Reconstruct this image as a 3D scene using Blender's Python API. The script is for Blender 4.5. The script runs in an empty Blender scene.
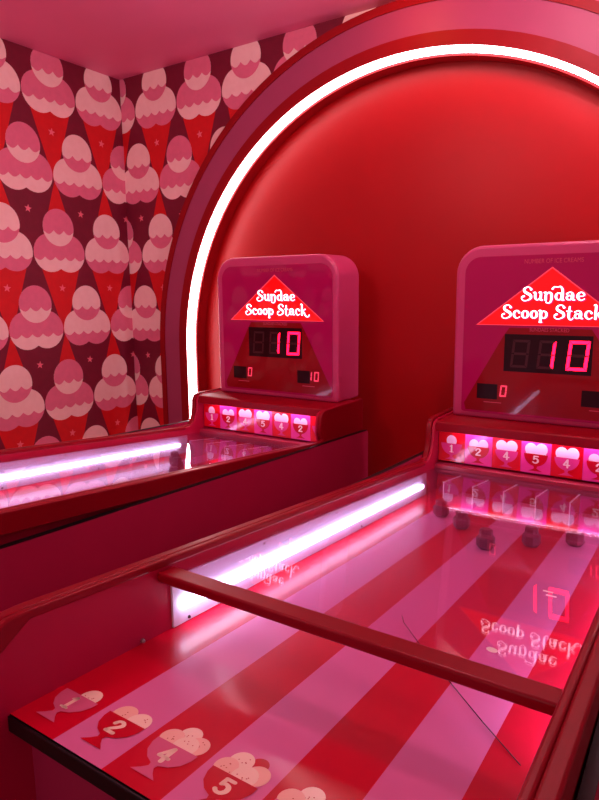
import bpy, bmesh, math, random
from mathutils import Vector, Matrix
random.seed(7)
sc = bpy.context.scene
col = sc.collection
F = 0.85                    # playfield front edge above the floor
SL = -0.0772                # playfield slope
GS = -0.0935                # glass slope
def fz(y): return F + SL*y
def gz(y): return F + 0.079 + GS*(y-0.363)

# ------------------------------------------------------------------ materials
def lin(c):
    out = []
    for v in c:
        v /= 255.0
        out.append(v/12.92 if v <= 0.04045 else ((v+0.055)/1.055)**2.4)
    return tuple(out) + (1.0,)
def mat(name, rgb, rough=0.5, coat=0.0, coat_rough=0.1, emit=None, es=0.0, metal=0.0, noise=0.0, nscale=8.0, spec=0.5, bump=0.0):
    m = bpy.data.materials.new(name); m.use_nodes = True
    nt = m.node_tree; b = nt.nodes['Principled BSDF']
    base = lin(rgb)
    b.inputs['Base Color'].default_value = base
    b.inputs['Roughness'].default_value = rough
    b.inputs['Metallic'].default_value = metal
    b.inputs['Specular IOR Level'].default_value = spec
    b.inputs['Coat Weight'].default_value = coat
    b.inputs['Coat Roughness'].default_value = coat_rough
    if emit is not None:
        b.inputs['Emission Color'].default_value = lin(emit)
        b.inputs['Emission Strength'].default_value = es
    if noise > 0 or bump > 0:
        tc = nt.nodes.new('ShaderNodeTexCoord'); nz = nt.nodes.new('ShaderNodeTexNoise')
        nz.inputs['Scale'].default_value = nscale; nz.inputs['Detail'].default_value = 5
        nt.links.new(tc.outputs['Object'], nz.inputs['Vector'])
        if noise > 0:
            r = nt.nodes.new('ShaderNodeValToRGB')
            r.color_ramp.elements[0].position = 0.3; r.color_ramp.elements[1].position = 0.7
            r.color_ramp.elements[0].color = tuple(x*(1-noise) for x in base[:3])+(1,)
            r.color_ramp.elements[1].color = tuple(min(1, x*(1+noise)) for x in base[:3])+(1,)
            nt.links.new(nz.outputs['Fac'], r.inputs['Fac'])
            nt.links.new(r.outputs['Color'], b.inputs['Base Color'])
        if bump > 0:
            bp = nt.nodes.new('ShaderNodeBump'); bp.inputs['Strength'].default_value = bump
            bp.inputs['Distance'].default_value = 0.002
            nt.links.new(nz.outputs['Fac'], bp.inputs['Height'])
            nt.links.new(bp.outputs['Normal'], b.inputs['Normal'])
    return m
def glass_mat(name, tint=(255, 255, 255), mn=0.05, body=0.0, body_rgb=(255, 200, 230), power=5.0, rough=0.0):
    m = bpy.data.materials.new(name); m.use_nodes = True
    nt = m.node_tree; nt.nodes.clear()
    out = nt.nodes.new('ShaderNodeOutputMaterial')
    tr = nt.nodes.new('ShaderNodeBsdfTransparent'); tr.inputs['Color'].default_value = lin(tint)
    gl = nt.nodes.new('ShaderNodeBsdfGlossy'); gl.inputs['Roughness'].default_value = rough
    lw = nt.nodes.new('ShaderNodeLayerWeight'); lw.inputs['Blend'].default_value = 0.5
    pw = nt.nodes.new('ShaderNodeMath'); pw.operation = 'POWER'; pw.inputs[1].default_value = power
    ma = nt.nodes.new('ShaderNodeMath'); ma.operation = 'MULTIPLY_ADD'; ma.inputs[1].default_value = 1-mn; ma.inputs[2].default_value = mn
    mx = nt.nodes.new('ShaderNodeMixShader')
    nt.links.new(lw.outputs['Facing'], pw.inputs[0]); nt.links.new(pw.outputs[0], ma.inputs[0]); nt.links.new(ma.outputs[0], mx.inputs['Fac'])
    src = tr
    if body > 0:
        df = nt.nodes.new('ShaderNodeBsdfDiffuse'); df.inputs['Color'].default_value = lin(body_rgb)
        m2 = nt.nodes.new('ShaderNodeMixShader'); m2.inputs['Fac'].default_value = body
        nt.links.new(tr.outputs[0], m2.inputs[1]); nt.links.new(df.outputs[0], m2.inputs[2]); src = m2
    nt.links.new(src.outputs[0], mx.inputs[1]); nt.links.new(gl.outputs[0], mx.inputs[2])
    nt.links.new(mx.outputs[0], out.inputs['Surface'])
    return m
M = {}
M['wp_dark'] = mat('wallpaper_dark', (118, 6, 44), 0.6, noise=0.08, nscale=30)
M['wp_red'] = mat('wallpaper_red', (214, 8, 20), 0.6, noise=0.05, nscale=30)
M['wp_pale'] = mat('wallpaper_pale', (255, 222, 214), 0.6, noise=0.04, nscale=30)
M['wp_pink'] = mat('wallpaper_pink', (230, 122, 152), 0.6, noise=0.04, nscale=30)
M['ceiling'] = mat('ceiling_paint', (252, 140, 182), 0.55, noise=0.03, nscale=2)
M['floor'] = mat('floor_red', (120, 45, 45), 0.5, noise=0.15, nscale=20)
M['arch_red'] = mat('arch_red_paint', (146, 3, 16), 0.5, spec=0.25, noise=0.04, nscale=6)
M['arch_pink'] = mat('arch_pink_paint', (164, 66, 104), 0.5, noise=0.03, nscale=6)
M['panel_red'] = mat('panel_red_satin', (158, 1, 9), 0.40, noise=0.04, nscale=3, spec=0.26)
M['neon'] = mat('neon_white', (255, 255, 255), 0.4, emit=(255, 226, 232), es=13.5)
M['rail'] = mat('rail_red_gloss', (140, 2, 26), 0.35, coat=0.0, spec=0.2)
M['body'] = mat('body_magenta', (180, 30, 78), 0.45, spec=0.3, noise=0.03)
M['cab_pink'] = mat('cabinet_pink', (176, 40, 84), 0.4)
M['black'] = mat('black_trim', (10, 6, 8), 0.4)
M['inner_red'] = mat('inner_red', (176, 10, 58), 0.4, spec=0.25)
M['lane_red'] = mat('lane_red', (202, 2, 42), 0.34, coat=0.22, coat_rough=0.10, spec=0.15)
M['lane_pink'] = mat('lane_pink', (222, 124, 176), 0.34, coat=0.22, coat_rough=0.10, spec=0.15)
M['icon_red'] = mat('icon_red', (198, 6, 40), 0.34, coat=0.22, coat_rough=0.10, spec=0.15)
M['icon_pink'] = mat('icon_pink', (216, 108, 146), 0.34, coat=0.22, coat_rough=0.10, spec=0.15)
M['icon_cream'] = mat('icon_cream', (255, 240, 212), 0.34, coat=0.22, coat_rough=0.10, spec=0.15)
M['icon_cream2'] = mat('icon_blush', (250, 212, 186), 0.34, coat=0.22, coat_rough=0.10, spec=0.15)
M['icon_dot'] = mat('icon_sprinkle', (190, 90, 60), 0.34, coat=0.22, coat_rough=0.10, spec=0.15)
M['tubepanel'] = mat('light_panel_white', (226, 220, 242), 0.35, coat=0.0)
M['tube'] = mat('tube_glow', (255, 255, 255), 0.4, emit=(216, 220, 255), es=13.0)
M['strip'] = mat('strip_glow', (255, 255, 255), 0.4, emit=(246, 220, 250), es=24.0)
M['glass'] = glass_mat('sheet_glass', (252, 240, 248), mn=0.03, power=4.8, body=0.035, body_rgb=(200, 150, 220))  # lavender body paints in the haze of tube light on glass dust
M['acrylic'] = glass_mat('clear_acrylic', (250, 235, 248), mn=0.05, body=0.3, body_rgb=(240, 215, 250))
M['edge_glow_white'] = mat('edge_glow_white', (250, 235, 250), 0.3)  # white base colour stands in for light glowing at the acrylic edges
M['post'] = mat('post_maroon', (118, 34, 66), 0.35, coat=0.1)
M['post_cap'] = mat('post_cap', (150, 60, 85), 0.3, coat=0.4)
M['steel'] = mat('steel', (190, 180, 185), 0.3, metal=1.0)
M['gasket'] = mat('ledge_pink', (165, 40, 72), 0.3, coat=0.3)
M['sb_shell'] = mat('scoreboard_shell', (190, 60, 110), 0.35, coat=0.2, emit=(190, 30, 80), es=0.04)
M['sb_face'] = mat('scoreboard_face', (158, 0, 72), 0.3, spec=0.2, coat=.6, coat_rough=0.02, emit=(150, 0, 70), es=0.16)
M['sb_dark'] = mat('scoreboard_lower_red', (130, 0, 8), 0.3, spec=0.2, coat=.6, coat_rough=0.02, emit=(130, 0, 6), es=0.10)
M['sb_tri'] = mat('sign_red_lit', (250, 10, 10), 0.12, coat=1.0, coat_rough=0.02, emit=(255, 6, 10), es=0.75)
M['sb_line'] = mat('sign_outline', (240, 80, 100), 0.2, emit=(240, 70, 90), es=0.5)
M['sb_text'] = mat('sign_text_lit', (255, 240, 245), 0.3, emit=(255, 222, 232), es=2.8)
M['sb_glow'] = mat('sign_text_shadow', (190, 30, 130), 0.3, emit=(205, 40, 130), es=0.5)
M['disp'] = mat('display_black', (34, 0, 5), 0.3, spec=0.2, coat=.4, coat_rough=0.02)
M['seg_on'] = mat('digit_lit', (255, 40, 110), 0.4, emit=(255, 6, 38), es=11.0)
M['seg_small'] = mat('digit_lit_dim', (255, 60, 100), 0.4, emit=(240, 70, 100), es=0.75)
M['seg_off'] = mat('digit_unlit', (60, 2, 9), 0.4)
M['caption'] = mat('caption_ink', (190, 60, 84), 0.4, emit=(190, 60, 84), es=0.15)
M['p_red'] = mat('target_red', (226, 2, 30), 0.15, coat=1.0, coat_rough=0.02)
M['p_pink'] = mat('target_pink', (244, 62, 172), 0.15, coat=1.0, coat_rough=0.02)
M['p_glassp'] = mat('target_bowl_pink', (232, 60, 150), 0.15, coat=1.0, coat_rough=0.02)
M['p_glassr'] = mat('target_bowl_red', (200, 2, 34), 0.15, coat=1.0, coat_rough=0.02)
M['p_cream'] = mat('target_scoop', (248, 216, 250), 0.15, coat=1.0, coat_rough=0.02)
M['p_num'] = mat('target_number', (255, 235, 240), 0.15)
M['white_mark'] = mat('mark_white', (255, 250, 245), 0.4)
M['thread'] = mat('thread_dark', (60, 8, 24), 0.5)
M['white_dot'] = mat('star_pale', (240, 120, 140), 0.6)

# ------------------------------------------------------------------ helpers
class MB:
    def __init__(s): s.bm = bmesh.new(); s.mats = []
    def mi(s, m):
        if m not in s.mats: s.mats.append(m)
        return s.mats.index(m)
    def poly(s, pts, m):
        vs = [s.bm.verts.new(p) for p in pts]
        try: f = s.bm.faces.new(vs)
        except ValueError: return None
        f.material_index = s.mi(m); return f
    def box(s, x0, x1, y0, y1, z0, z1, m, ztop=None, zbot=None):
        """ztop/zbot: functions of y"""
        P = {}
        for i, x in enumerate((x0, x1)):
            for j, y in enumerate((y0, y1)):
                P[i, j, 0] = s.bm.verts.new((x, y, zbot(y) if zbot else z0))
                P[i, j, 1] = s.bm.verts.new((x, y, ztop(y) if ztop else z1))
        k = s.mi(m); fs = []
        for q in ([(0,0,0),(0,1,0),(1,1,0),(1,0,0)], [(0,0,1),(1,0,1),(1,1,1),(0,1,1)], [(0,0,0),(1,0,0),(1,0,1),(0,0,1)],
                  [(1,0,0),(1,1,0),(1,1,1),(1,0,1)], [(1,1,0),(0,1,0),(0,1,1),(1,1,1)], [(0,1,0),(0,0,0),(0,0,1),(0,1,1)]):
            f = s.bm.faces.new([P[a] for a in q]); f.material_index = k; fs.append(f)
        return fs
    def prism(s, prof, axis, a, b, m, side_m=None):
        """prof: 2D closed outline; axis 'x': (y,z); 'y': (x,z); 'z': (x,y)"""
        def P(u, v, t):
            return {'x': (t, u, v), 'y': (u, t, v), 'z': (u, v, t)}[axis]
        A = [s.bm.verts.new(P(u, v, a)) for u, v in prof]; B = [s.bm.verts.new(P(u, v, b)) for u, v in prof]
        k = s.mi(m); k2 = s.mi(side_m or m)
        f = s.bm.faces.new(A); f.material_index = k
        f = s.bm.faces.new(B[::-1]); f.material_index = k
        n = len(prof)
        for i in range(n):
            j = (i+1) % n
            f = s.bm.faces.new([A[i], B[i], B[j], A[j]]); f.material_index = k2
    def cyl(s, p0, p1, r0, r1, m, n=16, smooth=True):
        p0 = Vector(p0); p1 = Vector(p1); d = (p1-p0).normalized()
        u = d.orthogonal().normalized(); v = d.cross(u); k = s.mi(m)
        A = []; B = []
        for i in range(n):
            t = 2*math.pi*i/n; w = u*math.cos(t)+v*math.sin(t)
            A.append(s.bm.verts.new(p0+w*r0)); B.append(s.bm.verts.new(p1+w*r1))
        for i in range(n):
            j = (i+1) % n; f = s.bm.faces.new([A[i], A[j], B[j], B[i]]); f.material_index = k; f.smooth = smooth
        f = s.bm.faces.new(A[::-1]); f.material_index = k
        f = s.bm.faces.new(B); f.material_index = k
    def build(s, name, parent=None, bevel=0.0, seg=2, fix=True):
        if fix: bmesh.ops.recalc_face_normals(s.bm, faces=s.bm.faces)
        me = bpy.data.meshes.new(name); s.bm.to_mesh(me); s.bm.free()
        for m in s.mats: me.materials.append(M[m])
        o = bpy.data.objects.new(name, me); col.objects.link(o)
        if parent: o.parent = parent
        if bevel > 0:
            b = o.modifiers.new('bevel', 'BEVEL'); b.width = bevel; b.segments = seg; b.limit_method = 'ANGLE'; b.angle_limit = math.radians(35)
            for p in me.polygons: p.use_smooth = True
            me.set_sharp_from_angle(angle=math.radians(50))
        return o
def empty(name, loc=(0, 0, 0)):
    o = bpy.data.objects.new(name, None); col.objects.link(o); o.location = loc; o.empty_display_size = 0.1; return o
def tag(o, label=None, cat=None, group=None, kind=None):
    for k, v in (('label', label), ('category', cat), ('group', group), ('kind', kind)):
        if v: o[k] = v
    return o
def clip(poly, x0, x1, z0, z1):
    def cut(P, ins, inter):
        out = []
        for i in range(len(P)):
            a = P[i-1]; b = P[i]
            if ins(b):
                if not ins(a): out.append(inter(a, b))
                out.append(b)
            elif ins(a): out.append(inter(a, b))
        return out
    def ix(v): return lambda a, b: (v, a[1]+(b[1]-a[1])*(v-a[0])/(b[0]-a[0]))
    def iz(v): return lambda a, b: (a[0]+(b[0]-a[0])*(v-a[1])/(b[1]-a[1]), v)
    for ins, it in ((lambda p: p[0] >= x0, ix(x0)), (lambda p: p[0] <= x1, ix(x1)), (lambda p: p[1] >= z0, iz(z0)), (lambda p: p[1] <= z1, iz(z1))):
        if not poly: return []
        poly = cut(poly, ins, it)
    res = []
    for p in poly:
        if not res or (abs(p[0]-res[-1][0])+abs(p[1]-res[-1][1])) > 1e-6: res.append(p)
    return res if len(res) >= 3 else []

# smooth ribbon lettering: strokes are lists of (x, y, width)
def catmull(pts, n=7):
    out = []
    P = [pts[0]]+list(pts)+[pts[-1]]
    for i in range(1, len(P)-2):
        for k in range(n):
            t = k/n
            out.append(tuple(0.5*((2*P[i][c])+(-P[i-1][c]+P[i+1][c])*t+(2*P[i-1][c]-5*P[i][c]+4*P[i+1][c]-P[i+2][c])*t*t+(-P[i-1][c]+3*P[i][c]-3*P[i+1][c]+P[i+2][c])*t**3) for c in range(3)))
    out.append(tuple(pts[-1])); return out
def stroke_polys(st, fat=0.0):
    P = catmull(st) if len(st) > 2 else [tuple(p) for p in st]
    L = []; R = []
    for i, p in enumerate(P):
        a = P[max(0, i-1)]; b = P[min(len(P)-1, i+1)]
        dx, dy = b[0]-a[0], b[1]-a[1]; l = math.hypot(dx, dy) or 1
        w = p[2]/2+fat
        L.append((p[0]-dy/l*w, p[1]+dx/l*w)); R.append((p[0]+dy/l*w, p[1]-dx/l*w))
    out = [[L[i], L[i+1], R[i+1], R[i]] for i in range(len(P)-1)]
    for p in (P[0], P[-1]):
        w = p[2]/2+fat
        out.append([(p[0]+w*math.cos(2*math.pi*k/12), p[1]+w*math.sin(2*math.pi*k/12)) for k in range(12)])
    return out
def ell(cx, cy, rx, ry, w0, w1, n=12):
    return [(cx+rx*math.sin(2*math.pi*k/n), cy+ry*math.cos(2*math.pi*k/n), w0+(w1-w0)*abs(math.sin(2*math.pi*k/n))) for k in range(n+1)]
GLY = {
 'S': (0.74, [[(.60,.80,.17),(.50,.95,.09),(.33,.97,.10),(.17,.84,.15),(.18,.66,.18),(.36,.52,.20),(.56,.38,.19),(.60,.17,.15),(.42,.02,.10),(.20,-.03,.09),(.04,.07,.09),(.03,.24,.11),(.16,.31,.15)]]),
 'u': (0.66, [[(.02,.56,.10),(.13,.56,.14),(.13,.30,.17),(.17,.10,.13),(.30,.04,.10),(.42,.16,.10)],[(.38,.57,.12),(.48,.56,.15),(.48,.30,.17),(.48,.06,.16),(.60,.02,.09)]]),
 'n': (0.68, [[(.02,.56,.10),(.13,.55,.15),(.13,.28,.17),(.13,.04,.17)],[(.16,.42,.08),(.28,.56,.11),(.43,.52,.15),(.48,.34,.17),(.48,.06,.16),(.42,-.14,.12),(.26,-.20,.08),(.16,-.12,.10)]]),
 'd': (0.64, [ell(.25,.28,.18,.25,.08,.17),[(-.16,.82,.13),(-.04,.97,.10),(.14,.95,.09),(.32,.98,.12),(.44,.80,.15),(.47,.50,.17),(.47,.20,.17),(.47,.04,.15),(.57,.02,.09)]]),
 'a': (0.64, [[(.08,.46,.13),(.22,.57,.09),(.38,.53,.13),(.45,.36,.17),(.45,.08,.16),(.57,.02,.09)],ell(.24,.19,.15,.16,.08,.15)]),
 'e': (0.58, [[(.12,.27,.09),(.44,.31,.08),(.46,.44,.13),(.30,.57,.09),(.13,.46,.15),(.09,.26,.18),(.18,.07,.14),(.34,.0,.09),(.50,.10,.08)]]),
 'c': (0.56, [[(.44,.42,.17),(.33,.56,.09),(.16,.50,.14),(.09,.28,.18),(.17,.07,.14),(.33,.0,.09),(.49,.10,.08)]]),
 'o': (0.58, [ell(.28,.28,.19,.26,.09,.18)]),
 'p': (0.66, [[(.02,.56,.10),(.13,.54,.15),(.13,.2,.17),(.13,-.26,.17)],[(.04,-.28,.07),(.24,-.28,.07)],ell(.33,.27,.18,.26,.08,.17)]),
 't': (0.46, [[(.20,.86,.12),(.18,.50,.17),(.17,.15,.17),(.24,-.04,.12),(.36,-.06,.09),(.44,.06,.08)],[(.02,.54,.08),(.36,.54,.08)]]),
 'k': (0.66, [[(.02,.97,.10),(.13,.94,.16),(.13,.5,.17),(.13,.02,.17)],[(.18,.26,.08),(.34,.46,.09),(.46,.54,.12)],[(.24,.30,.12),(.36,.20,.15),(.46,.0,.15),(.62,-.14,.12),(.80,-.12,.09),(.86,.02,.11)]]),
 '1': (0.50, [[(.10,.78,.10),(.27,.92,.17)],[(.27,.92,.18),(.27,.04,.18)],[(.08,.04,.10),(.46,.04,.10)]]),
 '2': (0.66, [[(.10,.68,.19),(.20,.88,.16),(.40,.92,.16),(.54,.74,.20),(.42,.50,.18),(.22,.28,.16),(.10,.08,.15)],[(.10,.08,.18),(.56,.08,.18)]]),
 '4': (0.68, [[(.40,.95,.16),(.08,.34,.15)],[(.08,.30,.16),(.60,.30,.16)],[(.42,.95,.19),(.42,.02,.19)]]),
 '5': (0.64, [[(.16,.90,.16),(.54,.90,.16)],[(.17,.90,.16),(.13,.52,.15)],[(.13,.52,.14),(.30,.62,.16),(.50,.52,.19),(.54,.28,.20),(.40,.08,.17),(.20,.06,.16),(.08,.16,.17)]]),
 ' ': (0.34, []),
}
def text_polys(s, fat=0.0):
    x = 0; out = []
    for ch in s:
        adv, st = GLY[ch]
        for q in st:
            for pl in stroke_polys(q, fat): out.append([(a+x, b) for a, b in pl])
        x += adv
    return out, x
def place(polys, W, x0, x1, zb, sy):
    k = (x1-x0)/W
    return [[(x0+a*k, zb+b*sy) for a, b in p] for p in polys]
def circ(cx, cy, rx, ry=None, n=20, a0=0, a1=360):
    ry = ry or rx; full = abs(a1-a0) >= 360
    return [(cx+rx*math.cos(math.radians(a0+(a1-a0)*k/(n if full else n-1))), cy+ry*math.sin(math.radians(a0+(a1-a0)*k/(n if full else n-1)))) for k in range(n)]

# ------------------------------------------------------------------ ROOM
XL, YB, HC = -2.04, 2.10, F+1.7785
XR, YF = 2.6, -2.6
def scallop(x0, x1, z, n, d):      # right-to-left bumpy line hanging down
    pts = []
    for b in range(n):
        a = x1-(x1-x0)*b/n; c = x1-(x1-x0)*(b+1)/n
        for k in range(1, 7) if b < n-1 else range(1, 6):
            t = k/6; pts.append((a+(c-a)*t, z-d*math.sin(math.pi*t)))
    return pts
PER, ROW = 0.31, 0.388
def cone_polys(kind):
    """(layer, material, polygon) around lower scoop centre"""
    out = []
    lo, hi = ('wp_pale', 'wp_pink') if kind == 1 else ('wp_pink', 'wp_pale')
    R = 0.097; dx = 0.056
    low = circ(dx, 0, R, n=18, a0=-125, a1=90)+circ(-dx, 0, R, n=18, a0=90, a1=305)
    out.append((2, lo, low))
    top = [p for p in circ(dx, 0, R, n=14, a0=-14, a1=90)]+[p for p in circ(-dx, 0, R, n=14, a0=90, a1=194)]
    zz = top[0][1]
    top += [(-x, z) for x, z in scallop(-top[0][0], top[0][0], zz+.004, 5, 0.018)]
    out.append((3, hi, top))
    ur = 0.094; uz = 0.130
    out.append((4, lo, circ(0, uz, ur*0.98, ur, n=28)))
    t2 = circ(0, uz, ur*0.98, ur, n=20, a0=-12, a1=192)
    t2 += [(-x, z) for x, z in scallop(-t2[0][0], t2[0][0], t2[0][1]+.004, 3, 0.020)]
    out.append((5, hi, t2))
    star = []
    for k in range(10):
        r = 0.021 if k % 2 == 0 else 0.009; a = math.radians(90+36*k+8)
        star.append((r*math.cos(a), -0.178+r*math.sin(a)))
    out.append((2, 'white_dot', star))
    return out
CP = {1: cone_polys(1), 2: cone_polys(2)}
AC, AZ = -0.30, F+0.295       # arch centre
def arch_r(x, z): return math.hypot(x-AC, z-AZ) if z > AZ else abs(x-AC)
def pushed(poly, r):
    out = []
    hit = False
    for x, z in poly:
        d = arch_r(x, z)
        if d < r:
            hit = True
            if z > AZ: x, z = AC+(x-AC)*r/d, AZ+(z-AZ)*r/d
            else: x = AC+(x-AC)*r/d
        out.append((x, z))
    return out
def wallpaper(mb, wx0, wx1, put, offA, offB, tA, tB, arch):
    """put(u, z, layer)->3D point; u runs along the wall"""
    zs0 = F+1.59
    rows = [(zs0-ROW*k) for k in range(-1, 8)]
    def add(poly, layer, m):
        poly = clip(poly, wx0, wx1, 0.001, HC-0.001)
        if not poly: return
        if arch:
            if all(arch_r(x, z) < 1.40 for x, z in poly): return
            poly = pushed(poly, 1.30)
        mb.poly([put(u, z, layer) for u, z in poly], m)
    for ri, z in enumerate(rows):
        isA = ri % 2 == 1            # row index 1 is the top visible row
        off, t0 = (offA, tA) if isA else (offB, tB)
        k0 = int(math.floor((wx0-off)/PER))-1; k1 = int(math.ceil((wx1-off)/PER))+1
        for k in range(k0, k1+1):
            u = off+k*PER
            if u+0.17 < wx0 or u-0.17 > wx1: continue
            kind = t0 if k % 2 == 0 else 3-t0
            if isA:
                add([(u-.128, z-.03), (u-.004, z-ROW-.03), (u+.004, z-ROW-.03), (u+.128, z-.03), (u+.004, z+ROW-.03), (u-.004, z+ROW-.03)], 1, 'wp_red')
            for ly, m, pl in CP[kind]:
                add([(u+a, z+b) for a, b in pl], ly, m)
LY = 0.0006
# left wall
mb = MB()
mb.poly([(XL, YF, 0), (XL, YB, 0), (XL, YB, HC), (XL, YF, HC)], 'wp_dark')
# u = distance from the corner, growing towards the camera; rows alternate
wallpaper(mb, 0.0, YB-YF, lambda u, z, l: (XL+LY*l, YB-u, z), 0.155, 0.010, 2, 1, False)
w = mb.build('wall_left', fix=False); tag(w, 'wall with ice cream cone wallpaper on the left', 'wall', kind='structure')
# back wall with arched opening
mb = MB()
N = 48; RH = 1.30
arc = [(AC+RH*math.cos(math.pi*k/N), AZ+RH*math.sin(math.pi*k/N)) for k in range(N+1)]   # right to left
mb.poly([(XL, YB, 0), (AC-RH, YB, 0), (AC-RH, YB, AZ), (XL, YB, AZ)], 'wp_dark')
mb.poly([(AC+RH, YB, 0), (XR, YB, 0), (XR, YB, AZ), (AC+RH, YB, AZ)], 'wp_dark')
for k in range(N):
    (xa, za), (xb, zb) = arc[k], arc[k+1]
    def outp(x, z):
        return (x, HC)
    mb.poly([(xb, YB, zb), (xa, YB, za), (xa, YB, HC), (xb, YB, HC)], 'wp_dark')
mb.poly([(XL, YB, AZ), (AC-RH, YB, AZ), (AC-RH, YB, HC), (XL, YB, HC)], 'wp_dark')
mb.poly([(AC+RH, YB, AZ), (XR, YB, AZ), (XR, YB, HC), (AC+RH, YB, HC)], 'wp_dark')
wallpaper(mb, XL, XR, lambda u, z, l: (u, YB-LY*l, z), XL+0.266, XL+0.118, 2, 2, True)
w = mb.build('wall_back', fix=False); tag(w, 'back wall with ice cream cone wallpaper around the arch', 'wall', kind='structure')
mb = MB(); mb.box(XL-.05, XR, YF, YB+.3, -0.05, 0, 'floor'); w = mb.build('floor'); tag(w, kind='structure')
mb = MB(); mb.box(XL-.05, XR, YF, YB+.3, HC, HC+.05, 'ceiling'); w = mb.build('ceiling'); tag(w, kind='structure')

# ------------------------------------------------------------------ ARCH
def arch_band(mb, r0, r1, y0, y1, m, N=72, inner=True, outer=True, front=True, back=False, zmin=0.0):
    def ring(r):
        P = [(AC+r, zmin)]+[(AC+r*math.cos(math.pi*k/N), AZ+r*math.sin(math.pi*k/N)) for k in range(N+1)]+[(AC-r, zmin)]
        return P
    a = ring(r0); b = ring(r1); n = len(a); k = mb.mi(m)
    V = [[mb.bm.verts.new((p[0], y, p[1])) for p in rr] for rr in (a, b) for y in (y0, y1)]
    A0, A1, B0, B1 = V
    for i in range(n-1):
        qs = []
        if front: qs.append((A0[i], A0[i+1], B0[i+1], B0[i]))
        if back: qs.append((A1[i], B1[i], B1[i+1], A1[i+1]))
        if inner: qs.append((A0[i], A1[i], A1[i+1], A0[i+1]))
        if outer: qs.append((B0[i], B0[i+1], B1[i+1], B1[i]))
        for q in qs:
            f = mb.bm.faces.new(q); f.material_index = k; f.smooth = True
    for i in (0, n-1):
        f = mb.bm.faces.new((A0[i], B0[i], B1[i], A1[i])); f.material_index = k
YA = 2.05
arch = empty('neon_arch', (AC, YB, 0))
def apart(mb, name):
    bmesh.ops.transform(mb.bm, matrix=Matrix.Translation((-AC, -YB, 0)), verts=mb.bm.verts)
    o = mb.build(name, arch); o.data.set_sharp_from_angle(angle=math.radians(40)); return o
mb = MB(); arch_band(mb, 1.428, 1.462, YA-.006, YB+.02, 'arch_red', back=True); apart(mb, 'outer_molding')
mb = MB(); arch_band(mb, 1.314, 1.430, YA, YB+.02, 'arch_pink', back=True); apart(mb, 'pink_band')
mb = MB(); arch_band(mb, 1.262, 1.316, YA-.006, YB+.10, 'arch_red', back=True); apart(mb, 'inner_molding')
mb = MB(); arch_band(mb, 1.249, 1.2615, YA-.002, YA+.050, 'neon', back=True); apart(mb, 'light_strip')
mb = MB(); arch_band(mb, 1.240, 1.2618, YA+.051, YA+.125, 'arch_red', back=True); apart(mb, 'inner_reveal')
mb = MB()
P = [(AC+1.26, 0)]+[(AC+1.26*math.cos(math.pi*k/60), AZ+1.26*math.sin(math.pi*k/60)) for k in range(61)]+[(AC-1.26, 0)]
mb.prism(P, 'y', YA+.126, YA+.15, 'panel_red'); apart(mb, 'back_panel')
tag(arch, 'round-topped red and pink arch edged by a glowing white light strip, behind both games', 'arch')

# ------------------------------------------------------------------ ARCADE GAME
game = empty('arcade_game')
G = game
LANES = ['1', '2', '4', '5', '4', '2', '1']
def sundae(cx, s, num, bowl, cream, cream2, numm, dot, extra):
    """flat sundae glass, width ~0.9, height ~1.25 units around cx; yields (layer, mat, poly)"""
    out = []
    def T(pl): return [(cx+a*s, b*s) for a, b in pl]
    n = {'1': 1, '2': 2, '4': 4, '5': 5}[num]
    sc_ = {1: [(.16, .80, .22, 0)], 2: [(-.17, .82, .24, 1), (.22, .80, .24, 0)],
           4: [(-.02, 1.06, .21, 0), (-.26, .85, .22, 1), (.27, .92, .22, 1), (.10, .82, .23, 0)],
           5: [(.16, 1.14, .17, 2), (-.14, 1.06, .22, 0), (-.28, .84, .21, 1), (.28, .94, .22, 1), (.12, .82, .23, 0)]}[n]
    for i, (a, b, r, c) in enumerate(sc_):
        m = (cream, cream2, extra)[c]
        pl = [(x, max(y, .70)) for x, y in circ(a, b, r, n=24)]
        out.append((1+.3*i, m, T(pl)))
        if dot and c != 2:
            rr = random.Random(int(a*100)+n)
            for k in range(6):
                an = rr.uniform(0, 6.28); q = rr.uniform(.02, .16); px, py = a+q*math.cos(an), b+q*math.sin(an)
                if py < .76: continue
                out.append((1.2+.3*i, dot, T(circ(px, py, .013, n=6))))
    bowlp = [(-.46, .74), (-.45, .60), (-.38, .43), (-.24, .30), (-.08, .235), (-.06, .17), (-.14, .08), (-.27, -.02),
             (.27, -.02), (.14, .08), (.06, .17), (.08, .235), (.24, .30), (.38, .43), (.45, .60), (.46, .74)]
    out.append((4, bowl, T(bowlp)))
    tp, W = text_polys(num, .02)
    for p in tp:
        out.append((5, numm, T([((a-W/2)*.40, .33+b*.34) for a, b in p])))
    return out
def panel_sundae(cx, s, num, bowl, cream, numm):
    T = lambda pl: [(cx+a*s, b*s) for a, b in pl]
    lobes = {'1': [(.0, .82, .24)], '2': [(-.20, .78, .22), (.22, .80, .22)], '4': [(-.21, .86, .25), (.22, .88, .25)], '5': [(-.21, .88, .25), (.22, .90, .25)]}[num]
    out = [(1+.3*i, cream, T([(x, max(y, .66)) for x, y in circ(a, b, r_, n=24)])) for i, (a, b, r_) in enumerate(lobes)]
    if len(lobes) == 2: out.append((2, cream, T([(-.43, .66), (.43, .66), (.40, .80), (-.40, .80)] if num != '2' else [(-.40, .66), (.42, .66), (.38, .76), (-.38, .76)])))
    b = [(.49*math.cos(math.radians(a)), .70+.50*math.sin(math.radians(a))) for a in range(180, 262, 10)]
    b += [(-.05, .12), (-.16, .05), (-.30, .0), (.30, .0), (.16, .05), (.05, .12)]
    b += [(.49*math.cos(math.radians(a)), .70+.50*math.sin(math.radians(a))) for a in range(280, 361, 10)]
    out.append((3, bowl, T(b)))
    tp, W = text_polys(num)
    for p in tp: out.append((4, numm, T([((a-W/2)*.42, .32+b*.32) for a, b in p])))
    return out
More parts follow.
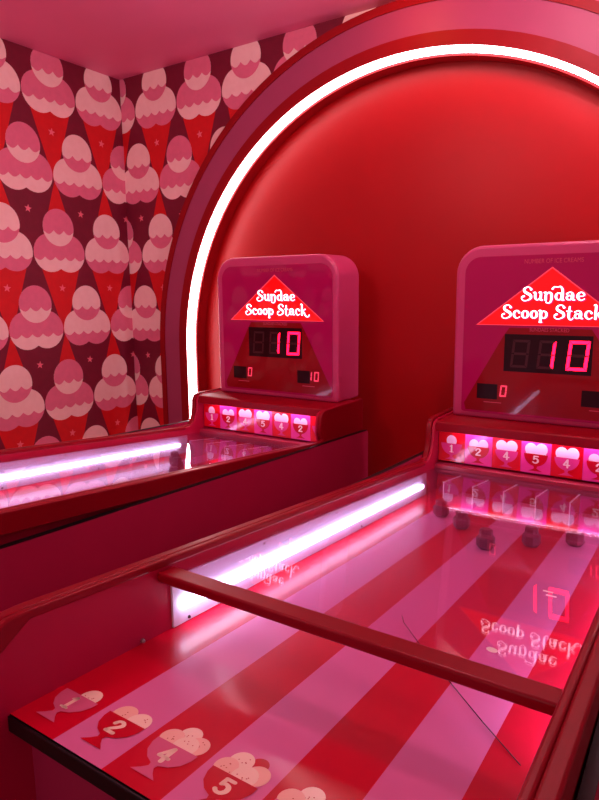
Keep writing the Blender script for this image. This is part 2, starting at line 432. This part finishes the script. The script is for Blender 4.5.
# playfield: lane stripes and printed sundaes
mb = MB()
y1 = 1.715
mb.box(0.0, .70, .001, y1, 0, 0, 'black', ztop=lambda y: fz(y)-.0004, zbot=lambda y: fz(y)-.022)
for i in range(7):
    a, b = .1*i, .1*(i+1)
    mb.poly([(a, .001, fz(.001)+.0002), (b, .001, fz(.001)+.0002), (b, y1, fz(y1)+.0002), (a, y1, fz(y1)+.0002)], 'lane_red' if i % 2 == 0 else 'lane_pink')
    for ly, m, pl in sundae(.1*i+.049, .079, LANES[i], 'icon_pink' if i % 2 == 0 else 'icon_red', 'icon_cream', 'icon_cream2', 'icon_cream', 'icon_dot', 'lane_red' if False else 'icon_red'):
        mb.poly([(u, v*1.08+.026, fz(v*1.08+.026)+.0004+.0002*ly) for u, v in pl], m)
pf = mb.build('playfield', G, fix=False)
mb = MB(); mb.box(-.0, .70, -.004, .0005, F-.026, F-.001, 'black'); mb.build('black_edge_trim', G, bevel=.002)
# thin dark thread lying on the field
mb = MB(); pts = [(.335, .64), (.351, .613), (.411, .549), (.504, .457), (.575, .388), (.645, .324)]
for a, b in zip(pts, pts[1:]):
    mb.cyl((a[0], a[1], fz(a[1])+.0025), (b[0], b[1], fz(b[1])+.0025), .0008, .0008, 'thread', n=6)
mb.build('scratch', pf)

# cabinet sides
def rt(side): return .030 if side == 'l' else .050
for side, x0, x1 in (('l', -.032, 0.0), ('r', .70, .732)):
    h = rt(side); cf = 0.0 if side == 'l' else .055; ct = 0.0 if side == 'l' else .085
    # body panel (outer): flat top edge that slopes less than the rail
    bt = lambda y: F+.068-.042*(y-.26)
    ox0, ox1 = (x0-.014, x0-.0005) if side == 'l' else (x1+.0005, x1+.014)
    prof = [(-.03, 0.0), (1.97, 0.0), (1.97, bt(1.97)-.01), (1.96, bt(1.96)), (0.05, bt(.05)), (-.03, bt(.05)-.06)]
    mb = MB(); mb.prism(prof, 'x', ox0, ox1, 'body'); mb.build('side_panel', G, bevel=.002)
    mb = MB(); mb.box(ox0-.001, ox1+.001, .052, 1.955, 0, 0, 'black', ztop=lambda y: bt(y)+.0025, zbot=lambda y: bt(y)+.0005); mb.build('shade_strip', G)  # black strip stands in for the unlit gap beside the rail
    # inner side wall + upstand at the back
    def top(y): return gz(y)+h
    prof = [(-.03, 0.0), (-.03, top(-.03)-.05), (-.02, top(0)-.018), (.01, top(.01)-.003), (.04, top(.04)),
            (1.58-cf, top(1.58)), (1.63-cf, top(1.63)+.004), (1.66-cf, F+.015), (1.675-ct, F+.05), (1.685-ct, F+.11), (1.695-ct, F+.126), (1.715-ct, F+.134), (1.93, F+.134), (1.94, F+.12), (1.94, 0.0)]
    if side == 'l': a, b = x0+.021, x1
    else: a, b = x0, x1-.021
    mb = MB(); mb.prism(prof, 'x', a, b, 'inner_red'); mb.build('side_wall', G, bevel=.002)
    # rail molding capping the side
    xa, xb = (x0, x1) if side == 'l' else (x0-.002, x1)
    prof = [(-.035, top(-.03)-.09), (-.035, top(-.03)-.045), (-.022, top(0)-.014), (.01, top(.01)+.001), (.045, top(.045)+.004),
            (1.60-cf, top(1.60-cf)+.004), (1.64-cf, top(1.64)+.010), (1.662-cf, F+.025), (1.672-ct, F+.06), (1.676-ct, F+.112), (1.690-ct, F+.132), (1.715-ct, F+.140),
            (1.945, F+.140), (1.945, F-.02), (1.75, F-.055), (1.60, top(1.6)-.045), (.05, top(.05)-.05)]
    if side == 'l':
        mb = MB(); mb.prism(prof, 'x', x0, x0+.0205, 'rail')
        prof2 = [(-.035, top(-.03)-.02-.05), (-.022, top(0)-.014), (.01, top(.01)+.001), (.045, top(.045)+.004), (1.60-cf, top(1.60-cf)+.004), (1.60, top(1.6)-.012), (.045, top(.045)-.012), (-.02, top(-.03)-.06)]
        mb.prism([(y, z) for y, z in prof2], 'x', x0+.0205, x1+.001, 'rail')
    else:
        mb = MB(); mb.prism(prof, 'x', x1-.0205, x1, 'rail')
        prof2 = [(-.035, top(-.03)-.07), (-.022, top(0)-.014), (.01, top(.01)+.001), (.045, top(.045)+.004), (1.60-cf, top(1.60-cf)+.004), (1.60, top(1.6)-.012), (.045, top(.045)-.012), (-.02, top(-.03)-.06)]
        mb.prism(prof2, 'x', x0-.001, x1-.0205, 'rail')
    mb.build('rail', G, bevel=.004, seg=3)
# cabinet front and back
mb = MB(); mb.box(.0, .70, .030, .05, 0.0, F-.030, 'cab_pink'); mb.build('front_panel', G)
mb = MB(); mb.box(.0, .70, 1.925, 1.94, 0.0, F+.10, 'body'); mb.build('back_board', G)

# crossbar
mb = MB(); mb.box(.0, .70, .296, .342, 0, 0, 'rail', ztop=lambda y: gz(y)+.015, zbot=lambda y: gz(y)-.004)
mb.build('crossbar', G, bevel=.005, seg=3)
# glass cover
mb = MB(); mb.box(.001, .699, .343, 1.690, 0, 0, 'glass', ztop=lambda y: gz(y), zbot=lambda y: gz(y)-.004)
gl = mb.build('glass_cover', G)
for (sx, sy, ra, rb) in ((.577, .415, .0085, .007),):  # small white oval on the glass
    mb = MB(); mb.prism(circ(0, 0, ra, rb), 'z', 0, .0006, 'white_mark'); st = mb.build('white_mark', gl); st.location = (sx, sy, gz(sy)+.0002); st.rotation_euler = (math.atan(GS), 0, -.25)
for (sx, sy) in ((.598, .706), (.607, .688)):  # two short white dashes on the glass
    mb = MB(); mb.box(-.009, .009, -.0022, .0022, 0, .0006, 'white_mark'); st = mb.build('white_mark', gl); st.location = (sx, sy, gz(sy)+.0002); st.rotation_euler = (math.atan(GS), 0, 0)
# side light panels with tubes
for side, xs in ((1, 0.0), (-1, .70)):
    mb = MB(); mb.box(min(xs+side*.0005, xs+side*.005), max(xs+side*.0005, xs+side*.005), .330, 1.60, 0, 0, 'tubepanel', ztop=lambda y: gz(y)-.006, zbot=lambda y: fz(y)+.002)
    pn = mb.build('light_panel', G)
    mb = MB()
    ya, yb = .352, 1.540
    z = lambda y: F+.044+(-.077)*y
    mb.cyl((xs+side*.013, ya, z(ya)), (xs+side*.013, yb, z(yb)), .0085, .0085, 'tube', n=18); mb.build('light_tube', pn)
    for q in (.35, .62, .95, 1.25, 1.50):
        mb = MB(); mb.cyl((xs+side*.005, q, gz(q)-.014), (xs+side*.008, q, gz(q)-.014), .0035, .0025, 'steel', n=10); mb.build('screw', pn)
    for q in (.375, .70, 1.1):
        mb = MB(); mb.cyl((xs+side*.005, q-.004, fz(q)+.009), (xs+side*.008, q-.004, fz(q)+.009), .0035, .0025, 'black', n=10); mb.build('screw', pn)
mb = MB(); mb.cyl((0, .255, fz(.255)+.006), (.006, .255, fz(.255)+.006), .0045, .003, 'steel', n=10); mb.build('bolt', G)
mb = MB(); mb.box(.690, .699, .382, .402, 0, 0, 'steel', ztop=lambda y: gz(y)+.004, zbot=lambda y: gz(y)+.0005); mb.build('latch', G, bevel=.001)
# clear dividers at the far end
for i in range(1, 7):
    x = .1*i
    mb = MB()
    ya, yb = 1.515, 1.708
    mb.prism([(ya, fz(ya)+.002), (yb, fz(yb)+.002), (yb, F-.066), (ya, F-.040)], 'x', x-.002, x+.002, 'acrylic')
    dv = mb.build('divider', G)
    mb = MB()
    mb.prism([(ya-.001, F-.040), (yb-.02, F-.0632), (yb-.02, F-.0606), (ya-.001, F-.0374)], 'x', x-.0022, x+.0022, 'edge_glow_white')
    mb.box(x-.0015, x+.0015, ya-.0015, ya, fz(ya)+.004, F-.040, 'edge_glow_white')
    mb.build('painted_edge_glow', dv)  # white strips carry the painted glow of the divider edges
# target posts
for x, y in ((.145, 1.375), (.238, 1.295), (.350, 1.160), (.446, 1.262), (.545, 1.345)):
    mb = MB(); z0 = fz(y)
    def hexr(r, n=8): return [(x+r*math.cos(2*math.pi*(k+.5)/n), y+r*math.sin(2*math.pi*(k+.5)/n)) for k in range(n)]
    rs = [(.018, .001), (.025, .010), (.025, .032), (.018, .040), (.018, .052), (.013, .056)]
    loops = [[mb.bm.verts.new((px, py, z0+h)) for px, py in hexr(r)] for r, h in rs]
    k = mb.mi('post')
    for a, b in zip(loops, loops[1:]):
        for i in range(8):
            f = mb.bm.faces.new([a[i], a[(i+1) % 8], b[(i+1) % 8], b[i]]); f.material_index = k
    f = mb.bm.faces.new(loops[-1]); f.material_index = mb.mi('post_cap'); f = mb.bm.faces.new(loops[0][::-1]); f.material_index = k
    po = mb.build('target_post', G)
    mb = MB(); mb.box(x+.014, x+.026, y-.004, y+.004, z0+.012, z0+.017, 'post_cap'); mb.build('trigger_arm', po)
# ledge under the target panels
mb = MB(); mb.box(.0, .70, 1.690, 1.722, F-.056, F-.030, 'gasket'); mb.build('ledge', G, bevel=.002)
mb = MB(); mb.box(.0, .70, 1.722, 1.74, F-.16, F-.03, 'inner_red'); mb.build('tray_back', G)
# target panels
YS = 1.722
for i in range(7):
    a, b = .35+(i-3.5)*.0994, .35+(i-2.5)*.0994
    mb = MB(); z0, z1 = F-.022, F+.098
    mb.box(a+.0004, b-.0004, YS, YS+.005, z0, z1, 'p_red' if i % 2 == 0 else 'p_pink')
    for ly, m, pl in panel_sundae((a+b)/2, .080, LANES[i], 'p_glassp' if i % 2 == 0 else 'p_glassr', 'p_cream', 'p_num'):
        mb.poly([(u, YS-.0004-.0002*ly, v*1.08+z0+.008) for u, v in pl], m)
    mb.build('target_panel', G, fix=False)
# hood over the targets
mb = MB(); mb.prism([(1.690, F+.094), (1.690, F+.126), (1.698, F+.131), (1.94, F+.131), (1.94, F+.100), (1.697, F+.100), (1.697, F+.094)], 'x', .0, .70, 'rail')
mb.build('hood', G, bevel=.003)
mb = MB(); mb.box(.060, .688, 1.699, 1.704, F+.0955, F+.0995, 'strip'); mb.build('light_strip', G)

# scoreboard
XS, YSB = .35, 1.8275
def rrect(x0, x1, z0, z1, r, n=8, rb=None):
    rb = r if rb is None else rb
    P = []
    for cx, cz, a, q in ((x1-rb, z0+rb, -90, rb), (x1-r, z1-r, 0, r), (x0+r, z1-r, 90, r), (x0+rb, z0+rb, 180, rb)):
        for k in range(n+1):
            t = math.radians(a+90*k/n); P.append((cx+q*math.cos(t), cz+q*math.sin(t)))
    return P
sb_prof = rrect(.012, .670, F+.131, F+.762, .098, rb=.012)
mb = MB(); mb.prism(sb_prof, 'y', YSB+.004, YSB+.198, 'sb_shell'); SB = mb.build('scoreboard', G, bevel=.018, seg=4)
def face(poly, layer, m, mb): mb.poly([(u, YSB-.0004*layer, z+F) for u, z in poly], m)
mb = MB(); mb.prism([(u, v) for u, v in rrect(.048, .644, F+.152, F+.722, .058, rb=.01)], 'y', YSB, YSB+.0045, 'sb_face'); mb.build('face_panel', SB)
mb = MB(); face([(XS-.135, .470), (XS-.155, .440), (XS-.292, .185), (XS-.285, .160), (XS+.285, .160), (XS+.292, .185), (XS+.155, .440), (XS+.135, .470)], 1, 'sb_dark', mb); mb.build('lower_graphic', SB, fix=False)
mb = MB()
face([(XS-.256, .478), (XS+.256, .478), (XS, .680)], 2, 'sb_line', mb)
face([(XS-.247, .4805), (XS+.247, .4805), (XS, .6745)], 3, 'sb_tri', mb)
tri = mb.build('triangle_sign', SB, fix=False)
mb = MB()
for ly, m, fat, ox in ((4, 'sb_glow', .022, .0025), (5, 'sb_text', -.012, 0)):
    tp, W = text_polys('Sundae', fat)
    for p in place(tp, W, .252, .461, .5665, .047): face([(a+ox, b-ox*.6) for a, b in p], ly, m, mb)
    tp, W = text_polys('Scoop Stack', fat)
    for p in place(tp, W, .186, .521, .5045, .047): face([(a+ox, b-ox*.6) for a, b in p], ly, m, mb)
mb.build('lettering', SB, fix=False)
SEG = {'0': 'abcdef', '1': 'bc', '8': 'abcdefg'}
def digit(mb, x, z, w, h, lit, on, off, t, layer):
    sh = .14
    def q(a, b): return (x+a*w+b*h*sh*.6, z+b*h)
    tx = t/w; tz = t/h
    segs = {'a': [(0, 1), (1, 1), (1-tx, 1-tz), (tx, 1-tz)], 'd': [(0, 0), (1, 0), (1-tx, tz), (tx, tz)],
            'g': [(tx, .5+tz/2), (1-tx, .5+tz/2), (1-tx, .5-tz/2), (tx, .5-tz/2)],
            'f': [(0, .98), (tx, .98-tz), (tx, .53), (0, .51)], 'e': [(0, .02), (tx, .02+tz), (tx, .47), (0, .49)],
            'b': [(1, .98), (1-tx, .98-tz), (1-tx, .53), (1, .51)], 'c': [(1, .02), (1-tx, .02+tz), (1-tx, .47), (1, .49)]}
    for k, pl in segs.items():
        m = on if k in lit else off
        if m: face([q(a, b) for a, b in pl], layer, m, mb)
mb = MB(); face([(.200, .313), (.492, .313), (.492, .447), (.200, .447)], 2, 'disp', mb)
digit(mb, .222, .328, .060, .100, '', 'seg_on', 'seg_off', .009, 3)
digit(mb, .313, .328, .055, .100, 'bc', 'seg_on', 'seg_off', .009, 3)
digit(mb, .410, .328, .066, .102, 'abcdef', 'seg_on', 'seg_off', .010, 3)
mb.build('score_display', SB, fix=False)
mb = MB(); face([(.106, .206), (.181, .206), (.181, .262), (.106, .262)], 2, 'disp', mb)
digit(mb, .189, .218, .024, .042, 'abcdef', 'seg_small', None, .0055, 3); mb.build('score_display', SB, fix=False)
mb = MB(); face([(.466, .206), (.531, .206), (.531, .262), (.466, .262)], 2, 'disp', mb)
digit(mb, .520, .218, .020, .042, 'bc', 'seg_small', None, .0055, 3)
digit(mb, .552, .218, .024, .042, 'abcdef', 'seg_small', None, .0055, 3); mb.build('score_display', SB, fix=False)
# tiny captions
def caption(txt, xc, z, w, parent):
    cu = bpy.data.curves.new('caption', 'FONT'); cu.body = txt; cu.align_x = 'CENTER'; cu.size = 1
    o = bpy.data.objects.new('tmp', cu); col.objects.link(o); bpy.context.view_layer.update()
    me = bpy.data.meshes.new_from_object(o.evaluated_get(bpy.context.evaluated_depsgraph_get()))
    bpy.data.objects.remove(o)
    xs = [v.co.x for v in me.vertices]; s = w/(max(xs)-min(xs))
    for v in me.vertices: v.co = (xc+v.co.x*s, YSB-.0016, F+z+v.co.y*s*1.25)
    me.materials.clear(); me.materials.append(M['caption'])
    o = bpy.data.objects.new('caption', me); col.objects.link(o); o.parent = parent
caption('NUMBER OF ICE CREAMS', .352, .693, .19, SB)
caption('SUNDAES STACKED', .350, .4585, .13, SB)
for xc in (.165, .525):
    mb = MB(); face([(xc-.032, .193), (xc+.032, .193), (xc+.032, .196), (xc-.032, .196)], 4, 'caption', mb); mb.build('underline', SB, fix=False)

def children(o): return [c for c in bpy.data.objects if c.parent == o]
def copy_tree(o, parent=None):
    c = o.copy(); col.objects.link(c)
    if parent: c.parent = parent
    for ch in children(o): copy_tree(ch, c)
    return c
tag(game, 'larger nearer red and pink arcade game whose striped playfield fills the foreground', 'arcade game', 'arcade games side by side')
g2 = copy_tree(game); g2.location = (-1.1624, 0, 0)
g2['label'] = 'further arcade game on the left, beside the cone wallpaper, its scoreboard wholly in view'

# ------------------------------------------------------------------ LIGHT
def area(name, loc, target, size, power, rgb):
    l = bpy.data.lights.new(name, 'AREA'); l.energy = power; l.size = size; l.color = lin(rgb)[:3]
    o = bpy.data.objects.new(name, l); col.objects.link(o); o.location = loc
    d = Vector(target)-Vector(loc); o.rotation_euler = d.to_track_quat('-Z', 'Y').to_euler(); return o
area('fill_light_rear', (.9, -1.5, HC-.06), (-.5, .6, .6), .9, 13, (255, 228, 228))  # added fill light from behind the camera, not a fixture of the room
area('fill_light_wallpaper', (-.7, -.3, HC-.06), (-2.0, 1.3, 1.5), .5, 22, (255, 210, 216))  # added fill light to brighten the left wallpaper
cl = bpy.data.lights.new('ceiling_glow_lamp', 'POINT'); cl.energy = 20; cl.color = lin((255, 205, 215))[:3]; cl.shadow_soft_size = .035
cp = bpy.data.objects.new('ceiling_glow_lamp', cl); col.objects.link(cp); cp.location = (.35, 1.32, HC-.08)
pl = bpy.data.lights.new('warm_downlight', 'POINT'); pl.energy = 1.2; pl.color = lin((255, 150, 70))[:3]; pl.shadow_soft_size = .05
po = bpy.data.objects.new('warm_downlight', pl); col.objects.link(po); po.location = (-.25, 1.82, HC-.10)
w = bpy.data.worlds.new('world'); sc.world = w; w.use_nodes = True
w.node_tree.nodes['Background'].inputs['Color'].default_value = lin((255, 172, 196)); w.node_tree.nodes['Background'].inputs['Strength'].default_value = 0.30

# ------------------------------------------------------------------ CAMERA
f, cy, yaw, pitch, roll = 621.3957, 392.7322, math.radians(33.2358), math.radians(9.1912), math.radians(-.5816)
fw = Vector((-math.sin(yaw)*math.cos(pitch), math.cos(yaw)*math.cos(pitch), -math.sin(pitch)))
r0 = Vector((math.cos(yaw), math.sin(yaw), 0)); u0 = r0.cross(fw)
R = r0*math.cos(roll)+u0*math.sin(roll); U = -r0*math.sin(roll)+u0*math.cos(roll)
cd = bpy.data.cameras.new('camera'); co = bpy.data.objects.new('camera', cd); col.objects.link(co)
co.matrix_world = Matrix(((R.x, U.x, -fw.x, .8073), (R.y, U.y, -fw.y, -.4516), (R.z, U.z, -fw.z, F+.6027), (0, 0, 0, 1)))
cd.sensor_fit = 'VERTICAL'; cd.sensor_height = 36; cd.lens = f/800*36
cd.shift_y = (cy-400)/800; cd.clip_start = .01
sc.camera = co
sc.view_settings.view_transform = 'Standard'; sc.view_settings.look = 'None'; sc.view_settings.gamma = 1
sc.view_settings.exposure = -0.06; sc.view_settings.use_curve_mapping = False
